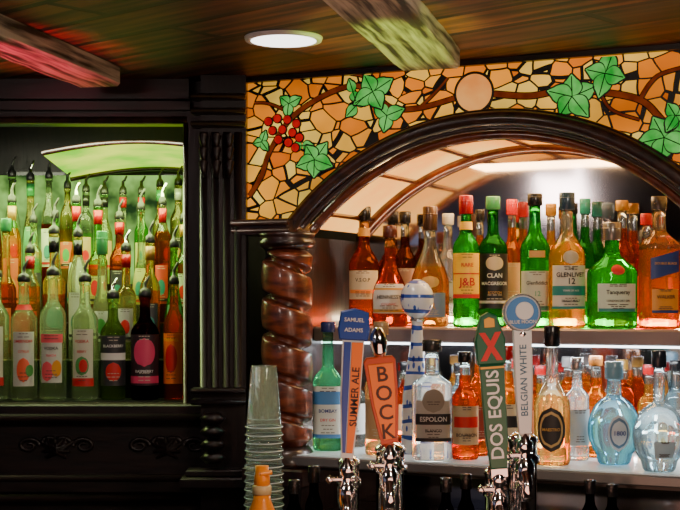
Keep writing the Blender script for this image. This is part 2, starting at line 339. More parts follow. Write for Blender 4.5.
# ---------------------------------------------------------------- left section
LD=3.2
def lx_(px,d): return (px-340)/F*d
def lz_(py,d): return (HY-py)/F*d
XL=-1.35; XR=lx_(187,LD); ZT=lz_(124,LD); ZB=-.243
b=MB()
b.box(XL-.15,XR+.02,LD,LD+.05,ZT,.5165,DWH)
b.box(XL-.15,XR+.01,LD-.03,LD+.0,ZT+.03,ZT+.05,DWH); b.box(XL-.15,XR+.01,LD-.05,LD,.47,.5165,DWH)
b.tube([(XL,LD-.006,ZT+.008),(XR,LD-.006,ZT+.008)],.009,AW); b.tube([(XL,LD-.02,ZT+.06),(XR,LD-.02,ZT+.06)],.010,AW)
b.box(XR,XR+.04,LD-.01,LD+.50,-1.5,.5165,DW); b.box(XL-.15,XL,LD-.01,LD+.50,-1.5,.5165,DW)
b.box(XL,XR,LD+.45,LD+.50,-1.5,.5165,DW); b.box(XL,XR,LD+.05,LD+.45,.47,.5,DW)
b.tube([(XR-.002,LD-.01,ZB),(XR-.002,LD-.01,ZT)],.006,AW)
b.box(XL-.15,XR+.14,LD-.06,LD+.45,ZB-.03,ZB,DWH,b=.004)
b.tube([(XL-.1,LD-.06,ZB-.030),(XR+.14,LD-.06,ZB-.030)],.010,DWH)
b.box(XL-.15,XR+.13,LD-.02,LD+.45,ZB-.17,ZB-.03,DWH)
b.box(XL-.15,XR+.15,LD-.09,LD+.45,ZB-.205,ZB-.17,DWH,b=.006); b.tube([(XL-.1,LD-.085,ZB-.168),(XR+.14,LD-.085,ZB-.168)],.010,DWH)
b.tube([(XL-.1,LD-.07,ZB-.215),(XR+.14,LD-.07,ZB-.215)],.012,DWH)
b.box(XL-.15,XR+.14,LD-.05,LD+.45,-1.5,ZB-.205,DWH)
def scroll(x,z,s,dirn):
    pts=[]
    for i in range(30):
        t=i/29*3.6*math.pi/2*1.5; r=s*(1-.28*t/ (math.pi)); r=max(r,.004); pts.append((x+dirn*(r*math.cos(t)),LD-.022,z+r*math.sin(t)*.7))
    b.tube(pts,lambda t:.0065*(1-.5*t),DWH,7)
for i in range(9):
    x=XR+.02-.130*i; z=ZB-.10; d=1 if i%2 else -1
    scroll(x,z,.026,d); scroll(x+.05*d,z+.008,.018,-d)
    for k in range(7):
        a=k*.5-.6; b.tube([(x+.055*d,LD-.02,z-.01),(x+.055*d+.042*math.cos(a)*d,LD-.026,z-.01+.032*math.sin(a))],lambda t:.007*(1-.7*t)+.001,DWH,6)
b.obj('liquor_cabinet',(0,0,CZ))
b=MB(); STP=pbr('riser',(.01,.014,.010),.3)
tiers=[(ZB,LD+.03,LD+.125),(-.15,LD+.125,LD+.215),(-.06,LD+.215,LD+.300),(.04,LD+.300,LD+.385)]
for z,y0,y1 in tiers: b.box(XL+.005,XR-.005,y0,y1,ZB+.0005,z+.0015,STP)
b.obj('stepped_bottle_riser',(0,0,CZ))
BG=noisy_emit('backlit_glass',(.006,.03,.008),(.30,.62,.12),1.2,13)
b=MB(); b.box(XL+.01,XR-.012,LD+.43,LD+.44,ZB,.335,BG)
b.obj('backlit_glass_panel',(0,0,CZ))
LIME=noisy_emit('lime_light_glass',(.18,.60,.01),(.75,.92,.06),1.8,6)
b=MB(); AA=[]
xa=lx_(46,LD+.1); xb=XR-.012
for i in range(31):
    x=xa+(xb-xa)*i/30; t=i/30; z=.328+.034*math.sin(math.pi*(.05+.66*t)); AA.append((x,z))
vs=[];fs=[]
for x,z in AA: vs+=[(x,LD+.055,z+.018),(x,LD+.42,z-.006)]
for i in range(30): fs.append((2*i,2*i+1,2*i+3,2*i+2))
b.add(vs,fs,LIME,True)
b.tube([(x,LD+.055,z+.020) for x,z in AA],.006,AW,6); b.tube([(x,LD+.40,z-.012) for x,z in AA],.006,AW,6)
b.obj('arched_light_canopy',(0,0,CZ))
# carved fluted post between the sections
b=MB(); px0,px1=-.350,-.236
b.box(px0+.030,px1+.02,3.10,3.185,-1.5,.5165,DW)
for i in range(4): 
    x=px0+.038+.026*i; b.tube([(x,3.099,-.20),(x,3.099,.385)],.0095,DW,10)
for z in (.395,.425,.458,-.215,-.24): b.box(px0+.01,px1+.02,3.078,3.12,z,z+.014,DW,b=.003); b.tube([(px0+.01,3.077,z+.007),(px1+.02,3.077,z+.007)],.006,DW)
# carved acanthus drops on the capital
for s_ in (-1,0,1):
    for k in range(3): b.tube([(-.282+s_*.030,3.088,.375-.03*k),(-.282+s_*.030,3.078,.360-.03*k),(-.282+s_*.026,3.088,.340-.03*k)],lambda t:.011*(1-.6*t),DW,8)
for z in (-.27,-.30,-.33,-.36): b.lathe([(0,-.014),(.018,-.012),(.030,0),(.018,.012),(0,.014)],DW,16,M=Matrix.Translation((-.29,3.08,z)))
b.box(px0,px1+.03,3.05,3.12,-.40,-.385,DW,b=.003); b.box(px0-.01,px1+.04,3.03,3.12,-.425,-.40,DW,b=.004)
b.obj('carved_wood_post',(0,0,CZ))
# ---------------------------------------------------------------- bottles
def paper(c): return pbr('label_paper',c,.5)
def capm(c,m=0): return pbr('cap',(c[0]*.7,c[1]*.7,c[2]*.7),.25,m)
def interp(prof,z):
    for (r0,z0),(r1,z1) in zip(prof,prof[1:]):
        if z0<=z<=z1 and z1>z0: return r0+(r1-r0)*(z-z0)/(z1-z0)
    return prof[-1][0]
def make_prof(H,R,body,sh,nr,kind):
    if kind=='decanter':
        P=[(0,0),(R*.55,0),(R*.62,.004)]
        hb=H*body
        for i in range(1,15):
            a=-math.pi/2+.62+ (math.pi-.62-.30)*i/14; P.append((R*math.cos(a) if R*math.cos(a)>nr else nr, hb/2*(1+math.sin(a)*1.02)+.002))
        P.append((nr,hb*1.04)); P.append((nr*.95,H*.8))
    elif kind=='cognac':
        P=[(0,0),(R*.9,0),(R*.98,.005),(R,H*.1)]
        for i in range(12):
            t=i/11; P.append((nr+(R-nr)*(math.cos(t*math.pi)+1)/2 , H*(body*.55+ (sh+body*.45)*t)))
    else:
        P=[(0,0),(R*.9,0),(R*.98,.003),(R,.008),(R,H*body)]
        for i in range(1,9):
            t=i/8; P.append((nr+(R-nr)*max(0,math.cos(t*math.pi/2))**.9 if kind=='round' else nr+(R-nr)*(math.cos(t*math.pi)+1)/2,H*(body+sh*t)))
        P.append((nr*1.0,H*(body+sh)+.002)); P.append((nr*.92,H*.84))
    return P
def bottle(name,loc,H,R,liq,gl=(.85,.92,.9),fill=.78,body=.56,sh=.15,nr=None,cap=((.02,.02,.02),.09,0),n=2,labels=(),texts=(),kind='std',spout=False,rot=0,lmat=None,tl=.04,pr=True):
    nr=nr or min(.0130,R*.42); b=MB(); P=make_prof(H,R,body,sh,nr,kind)
    tg=H*(.88 if spout else 1-cap[1]*.4)
    P=[p for p in P if p[1]<tg-.013]; P+= [(nr*.92,tg-.012),(nr*1.12,tg-.011),(nr*1.12,tg-.003),(nr*.9,tg)] 
    P2=[];fz=H*fill
    for a,c in zip(P,P[1:]):
        P2.append(a)
        if a[1]<fz-1e-4<c[1]-2e-4: P2.append((a[0]+(c[0]-a[0])*(fz-a[1])/(c[1]-a[1]),fz))
    P2.append(P[-1])
    gm=glass(gl,tl); lm=lmat or glass(liq,tl+.06)
    b.lathe(P2,None,28,n=n,matf=lambda z: lm if z<fz else gm)
    if spout:
        b.lathe([(nr*1.1,tg-.004),(nr*1.25,tg),(nr*1.1,tg+.012),(.005,tg+.018),(.004,tg+.019)],BLK,14)
        b.tube([(0,0,tg+.015),(0,0,tg+.03),(.004,0,H),(.010,0,H+.012)],lambda t:.0045-.002*t,CHR if random.random()<.2 else BLK,8)
        if cap[1]>.11: b.lathe([(nr*1.12,tg*.84),(nr*1.18,tg-.012)],capm(cap[0],.2),18)
    elif cap:
        r=nr*1.28; cm=capm(cap[0],cap[2]); L=H*cap[1]
        b.lathe([(r*.95,H-L),(r,H-L+.001),(r,H-.002),(r*.93,H),(0,H)],cm,20)
        b.lathe([(r*1.04,H-L*.35),(r*1.04,H-L*.3)],cm,20)
    def pos(a,z,e):
        r=interp(P,z)+e; return xs(r,a,n)
    def patch(z0,z1,h,off,shp,e,mat,nz,na=12):
        vs=[];fs=[]
        for j in range(nz+1):
            z=z0+(z1-z0)*j/nz; hh=h
            if shp=='oval': hh=h*math.sqrt(max(0.0004,1-((z-(z0+z1)/2)/((z1-z0)/2))**2))
            for i in range(na+1):
                a=-hh+2*hh*i/na; zz=z+(a/h*.03*H if shp=='slant' else 0); x,y=pos(a+off,zz,e); vs.append((x,y,zz))
        for j in range(nz):
            for i in range(na): q=j*(na+1)+i; fs.append((q,q+1,q+na+2,q+na+1))
        b.add(vs,fs,mat,True)
    for li,lb in enumerate(labels):
        shp,z0,z1,h,c=lb[:5]; off=lb[5] if len(lb)>5 else 0; e=.0007+.0006*li
        patch(z0*H,z1*H,h,off,shp,e,paper(c),10 if shp!='rect' or kind!='std' else 2)
    if labels and pr and labels[0][0]=='rect':
        _,z0,z1,h,c=labels[0][:5]; lum=sum(c)/3; ink=paper((.07,.05,.04) if lum>.3 else (.45,.4,.3)); rr=random.Random(int(H*1e5))
        for f in (.10,.17,.24,.90,.96):
            z=(z0+(z1-z0)*f)*H; hh=min(.55,h*.6)*rr.uniform(.5,1); k=rr.randint(2,4)
            for q_ in range(k):
                w_=hh/k*.78; o_=-hh+2*hh*(q_+.5)/k; patch(z,z+.0017,w_,o_,'rect',.0009+.0006*len(labels),ink,1,3)
    for tx in texts:
        s,size,zc,c=tx[:4]; off=tx[4] if len(tx)>4 else 0; vs,fs=text2d(s,size); out=[]
        for x,y in vs:
            z=zc*H+y; r=interp(P,z)+.0042; a=math.atan2(x,r) if n>2 else x/r; X,Y=xs(r,a+off,n); out.append((X,Y,z))
        b.add(out,fs,paper(c),False)
    ob=b.obj(name,loc,rot); return ob
AMB=(.95,.48,.08); DAMB=(.78,.25,.04); CLR=(.94,.98,.98); GRNG=(.14,.82,.18); DG=(.08,.52,.12); PAMB=(.98,.70,.28); GOLDL=(.99,.76,.22)
CRM=(.58,.50,.34); WHT=(.62,.62,.58); BK=(.010,.010,.012); RD=(.55,.010,.010); GLD=(.52,.28,.05); NV=(.012,.035,.18); YL=(.90,.52,.01); TEAL=(.02,.22,.19)
def rb(name,px,w,top,hw,liq,shelf=-.062,**k):
    u,_,d=pu(px,300,w); zt=(HY-top)/F*d; H=zt-shelf; R=hw/F*d
    return bottle(name,rw(u,w,shelf+.0008),H,R,liq,rot=k.pop('rot',random.uniform(-.15,.15)),**k)
U=lambda *a,**k: rb(*a,shelf=SHU,**k)
Lo=lambda *a,**k: rb(*a,shelf=SHL,**k)
U('cognac_bottle',364,.215,207,15,DAMB,gl=(.7,.5,.3),body=.5,sh=.2,cap=(BK,.12,0),labels=[('rect',.22,.46,1.2,CRM),('rect',.27,.30,1.0,DAMB),('rect',.75,.82,3,GLD)],texts=[('V.S.O.P',.012,.38,BK)],rot=-.1)
U('cognac_bottle',390,.13,226,18,DAMB,gl=(.7,.5,.3),kind='cognac',body=.5,sh=.2,cap=((.12,.03,.02),.12,0),labels=[('rect',.13,.42,1.1,WHT),('rect',.14,.17,1.05,GLD),('rect',.36,.38,1.05,GLD)],texts=[('HENNESSY',.0125,.29,BK),('COGNAC',.008,.22,RD)],rot=-.1)
U('liqueur_bottle',405,.245,212,11,(.45,.16,.06),cap=(BK,.1,0),labels=[('rect',.25,.5,1.2,(.25,.15,.12))])
U('whiskey_decanter',430,.145,207,19,(.95,.65,.28),kind='cognac',body=.62,sh=.12,fill=.5,cap=((.12,.06,.03),.2,.3),labels=[('rect',.08,.28,.9,(.2,.25,.4)),('oval',.32,.42,.5,GLD)],texts=[('XR',.02,.17,GLD)],tl=.04)
U('scotch_bottle',466,.118,196,13,GRNG,gl=(.15,.6,.2),fill=.7,body=.6,sh=.14,cap=(RD,.14,0),labels=[('rect',.22,.56,1.35,YL),('rect',.22,.25,1.3,RD),('rect',.40,.41,1.2,RD),('rect',.74,.8,3,YL)],texts=[('J&B',.025,.34,RD),('RARE',.012,.47,RD)],rot=0)
U('scotch_bottle',493,.185,197,14.5,DG,gl=(.1,.5,.12),body=.6,sh=.13,cap=((.05,.3,.1),.1,0),labels=[('rect',.14,.56,1.35,BK),('rect',.18,.20,1.2,WHT),('oval',.43,.54,.6,(.5,.4,.25))],texts=[('CLAN',.014,.39,WHT),('MACGREGOR',.0105,.33,WHT),('SCOTCH',.008,.26,GLD)],rot=0)
U('whiskey_bottle',512,.26,200,10.5,AMB,cap=(RD,.12,0),labels=[('rect',.2,.5,1.2,(.4,.26,.14))])
U('scotch_bottle',535,.15,194,14.5,GRNG,gl=(.12,.65,.2),body=.58,sh=.16,n=3,cap=(BK,.09,0),labels=[('rect',.12,.42,1.2,(.50,.54,.40)),('rect',.13,.16,1.1,(.06,.25,.12)),('rect',.52,.57,.5,GLD)],texts=[('Glenfiddich',.0115,.33,BK),('12',.015,.25,(.1,.35,.2))],rot=0)
U('whiskey_bottle',551,.25,204,10.5,PAMB,cap=(GLD,.1,.5),labels=[('rect',.2,.5,1.2,CRM)])
U('single_malt_bottle',567,.122,193,18,GOLDL,gl=(.92,.88,.78),fill=.63,body=.53,sh=.2,nr=.0135,cap=((.05,.10,.16),.13,.2),labels=[('rect',.14,.46,1.1,(.66,.62,.48)),('rect',.24,.31,1.12,TEAL),('rect',.14,.16,1.12,TEAL),('oval',.47,.57,.42,(.5,.44,.3))],texts=[('THE',.007,.435,BK),('GLENLIVET',.0135,.39,BK),('12',.018,.342,BK),('YEARS OF AGE',.0055,.275,WHT),('SINGLE MALT',.007,.20,BK)],rot=.05)
U('gin_bottle',585,.25,199,10.5,DG,cap=(TEAL,.12,0),labels=[('rect',.2,.45,1.2,WHT)])
U('gin_bottle',612,.125,223,24,(.14,.88,.20),gl=(.25,.9,.35),fill=.85,body=.52,sh=.2,nr=.0155,n=2.6,cap=((.35,.33,.3),.17,.6),labels=[('rect',.16,.42,.8,(.60,.70,.52)),('rect',.16,.19,.75,TEAL),('oval',.50,.60,.28,RD)],texts=[('Tanqueray',.0125,.34,BK),('LONDON DRY GIN',.006,.26,BK)],rot=.05)
U('whiskey_bottle',622,.25,201,12,DAMB,cap=(GLD,.08,.4),labels=[('rect',.2,.5,1.2,(.4,.26,.14))])
U('blended_scotch_bottle',659,.13,197,18,(.97,.52,.10),gl=(.88,.8,.65),fill=.6,body=.62,sh=.13,nr=.013,n=4,cap=((.12,.12,.14),.1,.5),labels=[('rect',.12,.30,.68,(.70,.28,.03)),('slant',.40,.56,.72,NV),('rect',.12,.14,.66,NV)],texts=[('DOUBLE BLACK',.0070,.49,GLD),('WALKER',.010,.24,BK)],rot=.12)
U('whiskey_bottle',646,.25,214,10.5,(.85,.16,.04),cap=(RD,.1,0),labels=[('rect',.2,.45,1.2,RD)])
U('whiskey_bottle',702,.14,205,15,AMB,cap=(BK,.1,0),labels=[('rect',.2,.5,1.2,CRM)])
U('vodka_bottle',448,.25,214,11,CLR,cap=(WHT,.1,0),labels=[('rect',.2,.4,1.2,(.3,.4,.5))])
U('rum_bottle',480,.26,210,9,AMB,cap=(BK,.1,0),labels=[('rect',.2,.4,1.2,CRM)])
Lo('gin_bottle',328,.0,322,15,(.35,.90,.6),gl=(.5,.9,.7),fill=.8,body=.54,sh=.12,n=3,cap=(NV,.08,0),labels=[('rect',.10,.50,1.1,(.56,.62,.56)),('rect',.36,.46,1.12,(.05,.2,.45)),('rect',.10,.13,1.1,(.05,.2,.45))],texts=[('BOMBAY',.011,.31,NV),('DRY GIN',.009,.24,RD)],rot=0)
Lo('vodka_bottle',354,.09,360,12.5,(.8,.85,.8),cap=(RD,.12,0),labels=[('rect',.15,.5,1.2,WHT)])
Lo('tequila_bottle',381,-.035,322,16,(.95,.75,.45),fill=.6,body=.5,sh=.22,cap=((.45,.3,.15),.1,0),labels=[('rect',.12,.42,1.2,(.42,.26,.12))])
TAL=talavera_mat()
u,_,d=pu(417,300,.022); Ht=(HY-281)/F*d-SHL; b=MB(); Rt=.034
b.lathe([(0,0),(Rt,0),(Rt*1.02,.01),(Rt,.09),(Rt*.92,.13),(Rt*.72,.18),(Rt*.52,.225),(Rt*.38,.262),(Rt*.36,.285),(Rt*.40,.295)],TAL,32)
zc=.295; rc=(Ht-zc)/2+.002
b.lathe([(Rt*.45,zc-.003),(Rt*.5,zc),(Rt*.42,zc+.004)],capm((.75,.75,.78),1),24)
b.lathe([(.012,zc+.002)]+[(rc*.82*math.cos(-1.1+2.67*i/12),zc+.002+rc*(1+math.sin(-1.1+2.67*i/12))*.97) for i in range(13)],TAL,28)
b.obj('painted_ceramic_tequila_bottle',rw(u,.022,SHL+.0008))
Lo('tequila_bottle',432,-.066,340,20,(.95,.97,.94),fill=.62,body=.62,sh=.10,n=3.4,nr=.016,cap=((.03,.03,.03),.10,0),labels=[('rect',.16,.50,.8,(.46,.44,.38)),('rect',.30,.39,.82,BK),('oval',.40,.60,.5,(.28,.25,.19)),('rect',.16,.19,.82,BK)],texts=[('ESPOLON',.014,.345,WHT),('BLANCO',.009,.25,BK)],rot=0)
Lo('bourbon_bottle',465,-.035,352,13.5,DAMB,body=.55,sh=.16,cap=(BK,.1,0),labels=[('rect',.14,.5,1.2,(.48,.38,.22)),('rect',.3,.4,1.0,RD)],texts=[('BOURBON',.010,.23,BK)])
Lo('bourbon_bottle',479,.04,338,10.5,(.7,.26,.06),cap=(BK,.12,0),labels=[('rect',.14,.42,1.2,(.3,.05,.03))])
Lo('bourbon_bottle',506,-.035,346,15,AMB,cap=(RD,.12,0),body=.55,labels=[('rect',.14,.5,1.2,CRM),('rect',.3,.4,1.0,BK)])
Lo('rum_bottle',524,.04,352,10.5,(.93,.58,.25),cap=(BK,.1,0),labels=[('rect',.14,.45,1.2,(.5,.15,.04))])
Lo('tequila_bottle',552,-.05,326,18,(.98,.76,.38),gl=(.95,.93,.88),fill=.5,body=.42,sh=.22,nr=.013,cap=(BK,.15,0),labels=[('oval',.10,.42,.82,(.02,.018,.018),-.2),('oval',.13,.39,.66,(.50,.32,.12),-.2),('oval',.15,.37,.54,(.02,.018,.018),-.2)],texts=[('MAESTRO',.0085,.26,GLD,-.2)],rot=0)
Lo('vodka_bottle',577,.045,358,12,CLR,cap=((.6,.6,.62),.12,.8),body=.62,sh=.1,labels=[('rect',.15,.5,1.2,(.4,.48,.5))])
Lo('bourbon_bottle',596,.125,356,13,AMB,cap=((.35,.12,.02),.1,0),labels=[('rect',.15,.4,1.1,CRM)])
Lo('round_tequila_decanter',614,.012,362,26,(.45,.84,.98),gl=(.65,.9,.98),fill=.45,kind='decanter',body=.66,sh=.1,nr=.015,cap=((.20,.40,.52),.17,0),labels=[('oval',.14,.50,.42,(.42,.48,.52)),('oval',.17,.47,.36,(.06,.14,.25)),('oval',.20,.44,.29,(.42,.48,.52))],texts=[('1800',.013,.32,NV)],rot=0)
Lo('round_glass_decanter',659,-.066,351,26,(.80,.94,.98),gl=(.9,.96,.98),fill=.4,kind='decanter',body=.56,sh=.1,nr=.0115,cap=((.02,.03,.05),.14,.2),labels=[('rect',.12,.26,.42,(.35,.5,.6))],tl=.03,rot=0)
kinds=[AMB,CLR,DAMB,PAMB,(.7,.85,.9),AMB,(.85,.3,.08),GOLDL]
for i,px in enumerate(range(352,700,27)):
    Lo('liquor_bottle',px,.225,random.uniform(356,366),11.5,kinds[i%8],cap=(random.choice([BK,RD,GLD,(.3,.3,.3),BK]),.11,0),body=random.uniform(.5,.62),labels=[('rect',.15,.48,1.2,random.choice([CRM,WHT,(.4,.18,.08),BK])),('oval',.22,.38,.5,random.choice([RD,GLD,NV]))])
# left cabinet bottles
GC=(.93,.98,.88)
def lb(name,px,d,base,top,hw,liq,**k):
    x=lx_(px,d); zt=lz_(top,d); return bottle(name,(x,d,CZ+base+.0022),zt-base,hw/F*d,liq,rot=random.uniform(-.2,.2),**k)
d=LD+.082
PK=(.60,.04,.12)
PL=(.54,.58,.50)
def flav(c,t,v=0):
    if v==0: L=[('rect',.10,.50,.85,PL),('oval',.13,.31,.5,c),('oval',.17,.26,.3,(.06,.3,.05),.45),('rect',.66,.70,3,RD)]
    elif v==1: L=[('rect',.12,.46,.85,PL),('rect',.40,.46,.9,c),('oval',.13,.27,.45,c,-.3),('oval',.16,.28,.35,(.7,.3,.02),.4)]
    else: L=[('rect',.10,.52,.85,(.54,.56,.42)),('rect',.10,.16,.9,c),('oval',.18,.32,.5,(.06,.28,.06)),('oval',.20,.30,.3,c,.1)]
    return dict(gl=(.93,.99,.90),body=.58,sh=.13,tl=.06,cap=((.75,.75,.75),.08,.5),labels=L,texts=[('SMIRNOFF' if v==0 else 'VODKA',.0100,.43 if v!=1 else .36,RD if v!=1 else BK),(t,.008,.355 if v!=1 else .31,c)],spout=True)
for i,(px,c,t) in enumerate(((-60,RD,'CHERRY'),(-32,RD,'CHERRY'),(-4,RD,'CHERRY'),(24,(.8,.12,.04),'CITRUS'),(53,(.8,.10,.12),'PEACH'),(85,RD,'BERRY'))):
    lb('flavored_vodka_bottle',px,d,ZB,256+random.randint(0,12),13.2,GC,**flav(c,t,i%3))
lb('spiced_rum_bottle',113,d,ZB,284,12.5,(.45,.55,.3),gl=(.7,.9,.6),cap=(BK,.1,0),spout=True,labels=[('rect',.12,.55,1.3,(.02,.02,.025)),('rect',.34,.40,1.2,WHT),('oval',.16,.32,.6,RD)],texts=[('BLACKBERRY',.009,.46,WHT)])
lb('raspberry_liqueur_bottle',145,d,ZB,282,14,(.10,.03,.04),gl=(.3,.1,.1),cap=(BK,.1,0),spout=True,labels=[('rect',.12,.55,1.3,(.02,.006,.012)),('oval',.28,.52,.8,PK),('rect',.14,.2,1.2,PK)],texts=[('RASPBERRY',.009,.24,WHT)])
lb('cinnamon_whiskey_bottle',174,d,ZB,268,10.2,(.98,.34,.03),gl=(.9,.6,.3),cap=(RD,.1,0),spout=True,labels=[('rect',.12,.5,1.2,(.85,.18,.01)),('oval',.2,.42,.6,RD)],texts=[('FIREBALL',.010,.45,YL)])
for x in range(1,7): lb('flavored_vodka_bottle',-60-28*x,d,ZB,262,12.5,GC,**flav(RD,'VANILLA',x%3))
LC=[(.50,.54,.40),(.42,.42,.10),(.50,.30,.10),(.05,.22,.08),(.55,.05,.02),(.03,.03,.04),(.45,.45,.42),(.55,.10,.02)]
SPC=[GC,(.65,.95,.50),(.97,.95,.65),(.95,.60,.16),(.35,.85,.25),(.95,.40,.07),GC,(.80,.30,.06),(.85,.18,.05)]
def row(d,base,px0,step,hw,t0,t1,name):
    px=px0
    lim=340+(XR-.012)*F/d-hw
    while px<lim+.5:
        bd=random.uniform(.44,.62); shp=random.choice([.1,.14,.2])
        lb(name,px,d,base,random.uniform(t0,t1),hw*random.uniform(.80,1),random.choice(SPC),gl=random.choice([(.85,.97,.75),(.95,.95,.85),(.55,.90,.40),(.95,.8,.5)]),body=bd,sh=shp,tl=.07,fill=random.uniform(.3,.8),
           kind=random.choice(['std','std','round','cognac']) ,
           spout=random.random()<.8,cap=(random.choice([(.4,.4,.38),GLD,RD,BK,(.05,.3,.1)]),random.choice([.09,.14,.18]),.2),
           labels=[('rect',.14,.14+bd*random.uniform(.4,.62),random.uniform(.7,1.1),random.choice(LC)),('oval',.2,.32,.45,random.choice([RD,YL,TEAL,(.05,.28,.05),GLD])),('rect',.16,.18,.7,random.choice([RD,BK,GLD,TEAL]))])
        px+=step
row(LD+.170,-.15,-66,24,11.2,212,238,'vodka_bottle')
row(LD+.257,-.06,-74,21.5,10.0,184,210,'liquor_bottle')
row(LD+.342,.04,-62,18.5,8.6,158,184,'liquor_bottle')
# ---------------------------------------------------------------- service counter, cups, syrup bottle
CT=-.48
b=MB(); b.box(-1.2,1.25,2.30,2.64,CT-.04,CT,pbr('counter_steel',(.04,.04,.045),.3,.6),b=.004); b.box(-1.18,1.23,2.34,2.62,-1.5,CT-.04,DWH); b.obj('service_counter',(0,0,CZ))
b=MB(); CUP=glass((.93,.98,1.0),.2,.42); RIM=pbr('clear_rim',(.50,.62,.68),.12); dc=2.56; hc=.118
x=lx_(264,dc); zt=lz_(366,dc); H=zt-CT; N=17; step=(H-hc)/(N-1)
for i in range(N):
    z=i*step; g=1-.08*i/(N-1)
    if i==N-1: pr_=[(.0375*g,z),(.039*g,z+.002),(.0375*g,z+.005),(.036*g,z+.006),(.0245,z+hc-.003),(.0235,z+hc),(.0,z+hc-.002)]
    else: pr_=[(.0375*g,z),(.0395*g,z+.0025),(.0375*g,z+.006),(.0360*g,z+.008),(.0350*g,z+step)]
    b.lathe(pr_,CUP,28)
    b.tube([(.0388*g*math.cos(t*math.pi/14),.0388*g*math.sin(t*math.pi/14),z+.002) for t in range(28)],.0011,RIM,5,closed=True)
b.obj('plastic_cup_stack',(x,dc,CZ+CT+.001))
b=MB(); db=2.42; x=lx_(262,db); H=lz_(466,db)-CT
OP=pbr('orange_plastic',(.80,.27,.006),.3)
b.lathe([(0,0),(.030,0),(.032,.005),(.032,H*.38),(.028,H*.5),(.016,H*.66),(.015,H*.72)],OP,28)
b.lathe([(.017,H*.72),(.017,H*.80),(.0155,H*.81)],pbr('white_band',(.6,.5,.25),.4),24); b.lathe([(.0145,H*.80),(.014,H*.9),(.012,H*.92),(.012,H),(0,H)],OP,24)
b.tube([(0,-.012,H*.93),(.018,-.02,H*.95)],.004,OP)
b.obj('syrup_squeeze_bottle',(x,db,CZ+CT+.0005))
for px,top in ((294,480),(314,466),(446,478),(466,474),(590,480),(612,484)):
    dd=2.60; zt=lz_(top,dd); bottle('mixer_bottle',(lx_(px,dd),dd,CZ+CT+.0005),zt-CT,.017,(.03,.03,.04),gl=(.05,.06,.06),body=.5,sh=.2,nr=.009,cap=(BK,.2,0))
# ---------------------------------------------------------------- beer taps
TD=2.45; S=TD/F
OR=pbr('orange_enamel',(.75,.16,.012),.35); DOR=pbr('red_orange',(.42,.05,.012),.35); BLU=pbr('blue_enamel',(.015,.06,.30),.3); WH=pbr('white_enamel',(.58,.62,.62),.3); GR=pbr('green_enamel',(.008,.095,.05),.35); RE=pbr('red_enamel',(.5,.01,.01),.35); YE=pbr('gold_enamel',(.65,.33,.04),.35)
def tap(px,base_py,off=0,rt=1.0):
    b=MB(); zb=lz_(base_py,TD); H=zb-CT
    T=Matrix.Translation((off,.048,0))
    b.lathe([(.036,0),(.036,.006),(.028*rt,.010),(.025*rt,.014),(.025*rt,H-.060),(.030*rt,H-.057),(.030*rt,H-.045),(.025*rt,H-.042),(.025*rt,H-.02),(.028*rt,H-.017),(.026*rt,H-.010),(.014*rt,H-.002),(.006,H)],CHR,32,M=T)
    b.lathe([(.013,-.0),(.013,.06)],CHR,20,M=Matrix.Translation((0,.045,H-.075))@Matrix.Rotation(math.pi/2,4,'X'))
    b.lathe([(.0,H-.12),(.010,H-.12),(.010,H-.095),(.015,H-.09),(.018,H-.075),(.018,H-.052),(.013,H-.046),(.010,H-.032),(.015,H-.028),(.015,H-.014),(.010,H-.009),(.010,H+.002)],CHR,24,M=Matrix.Translation((0,-.01,0)))
    b.tube([(0,-.012,H-.065),(0,-.038,H-.078),(0,-.050,H-.11)],.010,CHR,12)
    b.tube([(-.030,-.012,H-.038),(.014,-.012,H-.038)],.0055,CHR,10); b.lathe([(0,-.009),(.009,0),(0,.009)],CHR,12,M=Matrix.Translation((-.032,-.012,H-.038)))
    return b,H
def fin(b,px): return b.obj('beer_tap',(lx_(px,TD),TD,CZ+CT+.0005))
def q(pts): return [(x*S,z*S) for x,z in pts]
b,H=tap(347,458,.004,.75); M=Matrix.Translation((0,-.01,H))@Matrix.Rotation(math.radians(3),4,'Y')
b.prism(q([(-6,0),(6,0),(10,60),(11,118),(-11,118),(-10,60)]),-.009,.009,WH,M,.002)
b.prism(q([(-1,6),(5,6),(9,60),(10,116),(-1,116)]),-.0115,-.008,OR,M,.001)
b.prism(q([(-5,6),(-2,6),(-2,116),(-9,116),(-8.5,60)]),-.0110,-.008,BLU,M,.0008)
b.flattext('SUMMER ALE',.0185,4.5*S,-.0125,62*S,pbr('ink',(.01,.01,.015),.5),math.pi/2,M)
b.prism(q([(-14,118),(14,118),(16,128),(14,146),(0,150),(-14,146),(-16,128)]),-.012,.012,BLU,M,.003); b.flattext('SAMUEL',.010,0,-.0128,138*S,WH,0,M); b.flattext('ADAMS',.010,0,-.0128,128*S,WH,0,M)
fin(b,347)
b,H=tap(389,444,.004,1.05); M=Matrix.Translation((0,-.01,H))@Matrix.Rotation(math.radians(-6),4,'Y')
b.prism(q([(-8,0),(9,2),(14,45),(15,84),(12,88),(-14,88),(-17,84),(-14,40)]),-.010,.010,DOR,M,.0025)
b.prism(q([(-5,5),(6,6),(11,45),(12,81),(-13,81),(-11,40)]),-.0125,-.009,OR,M,.001)
for i,c in enumerate('BOCK'): b.flattext(c,.038,0,-.0132,(70-19*i)*S,pbr('ink_bock',(.04,.008,.004),.5),0,M)
b.lathe([(.009,88*S),(.013,92*S),(.016,100*S),(.014,110*S),(.008,116*S),(.0,118*S)],CHR,20,M=M)
fin(b,389)
b,H=tap(498,468,0,.75); M=Matrix.Translation((0,-.01,H))@Matrix.Rotation(math.radians(-4),4,'Y')
b.prism(q([(-8,0),(8,0),(11,30),(12,104),(-12,104),(-11,30)]),-.011,.011,GR,M,.003)
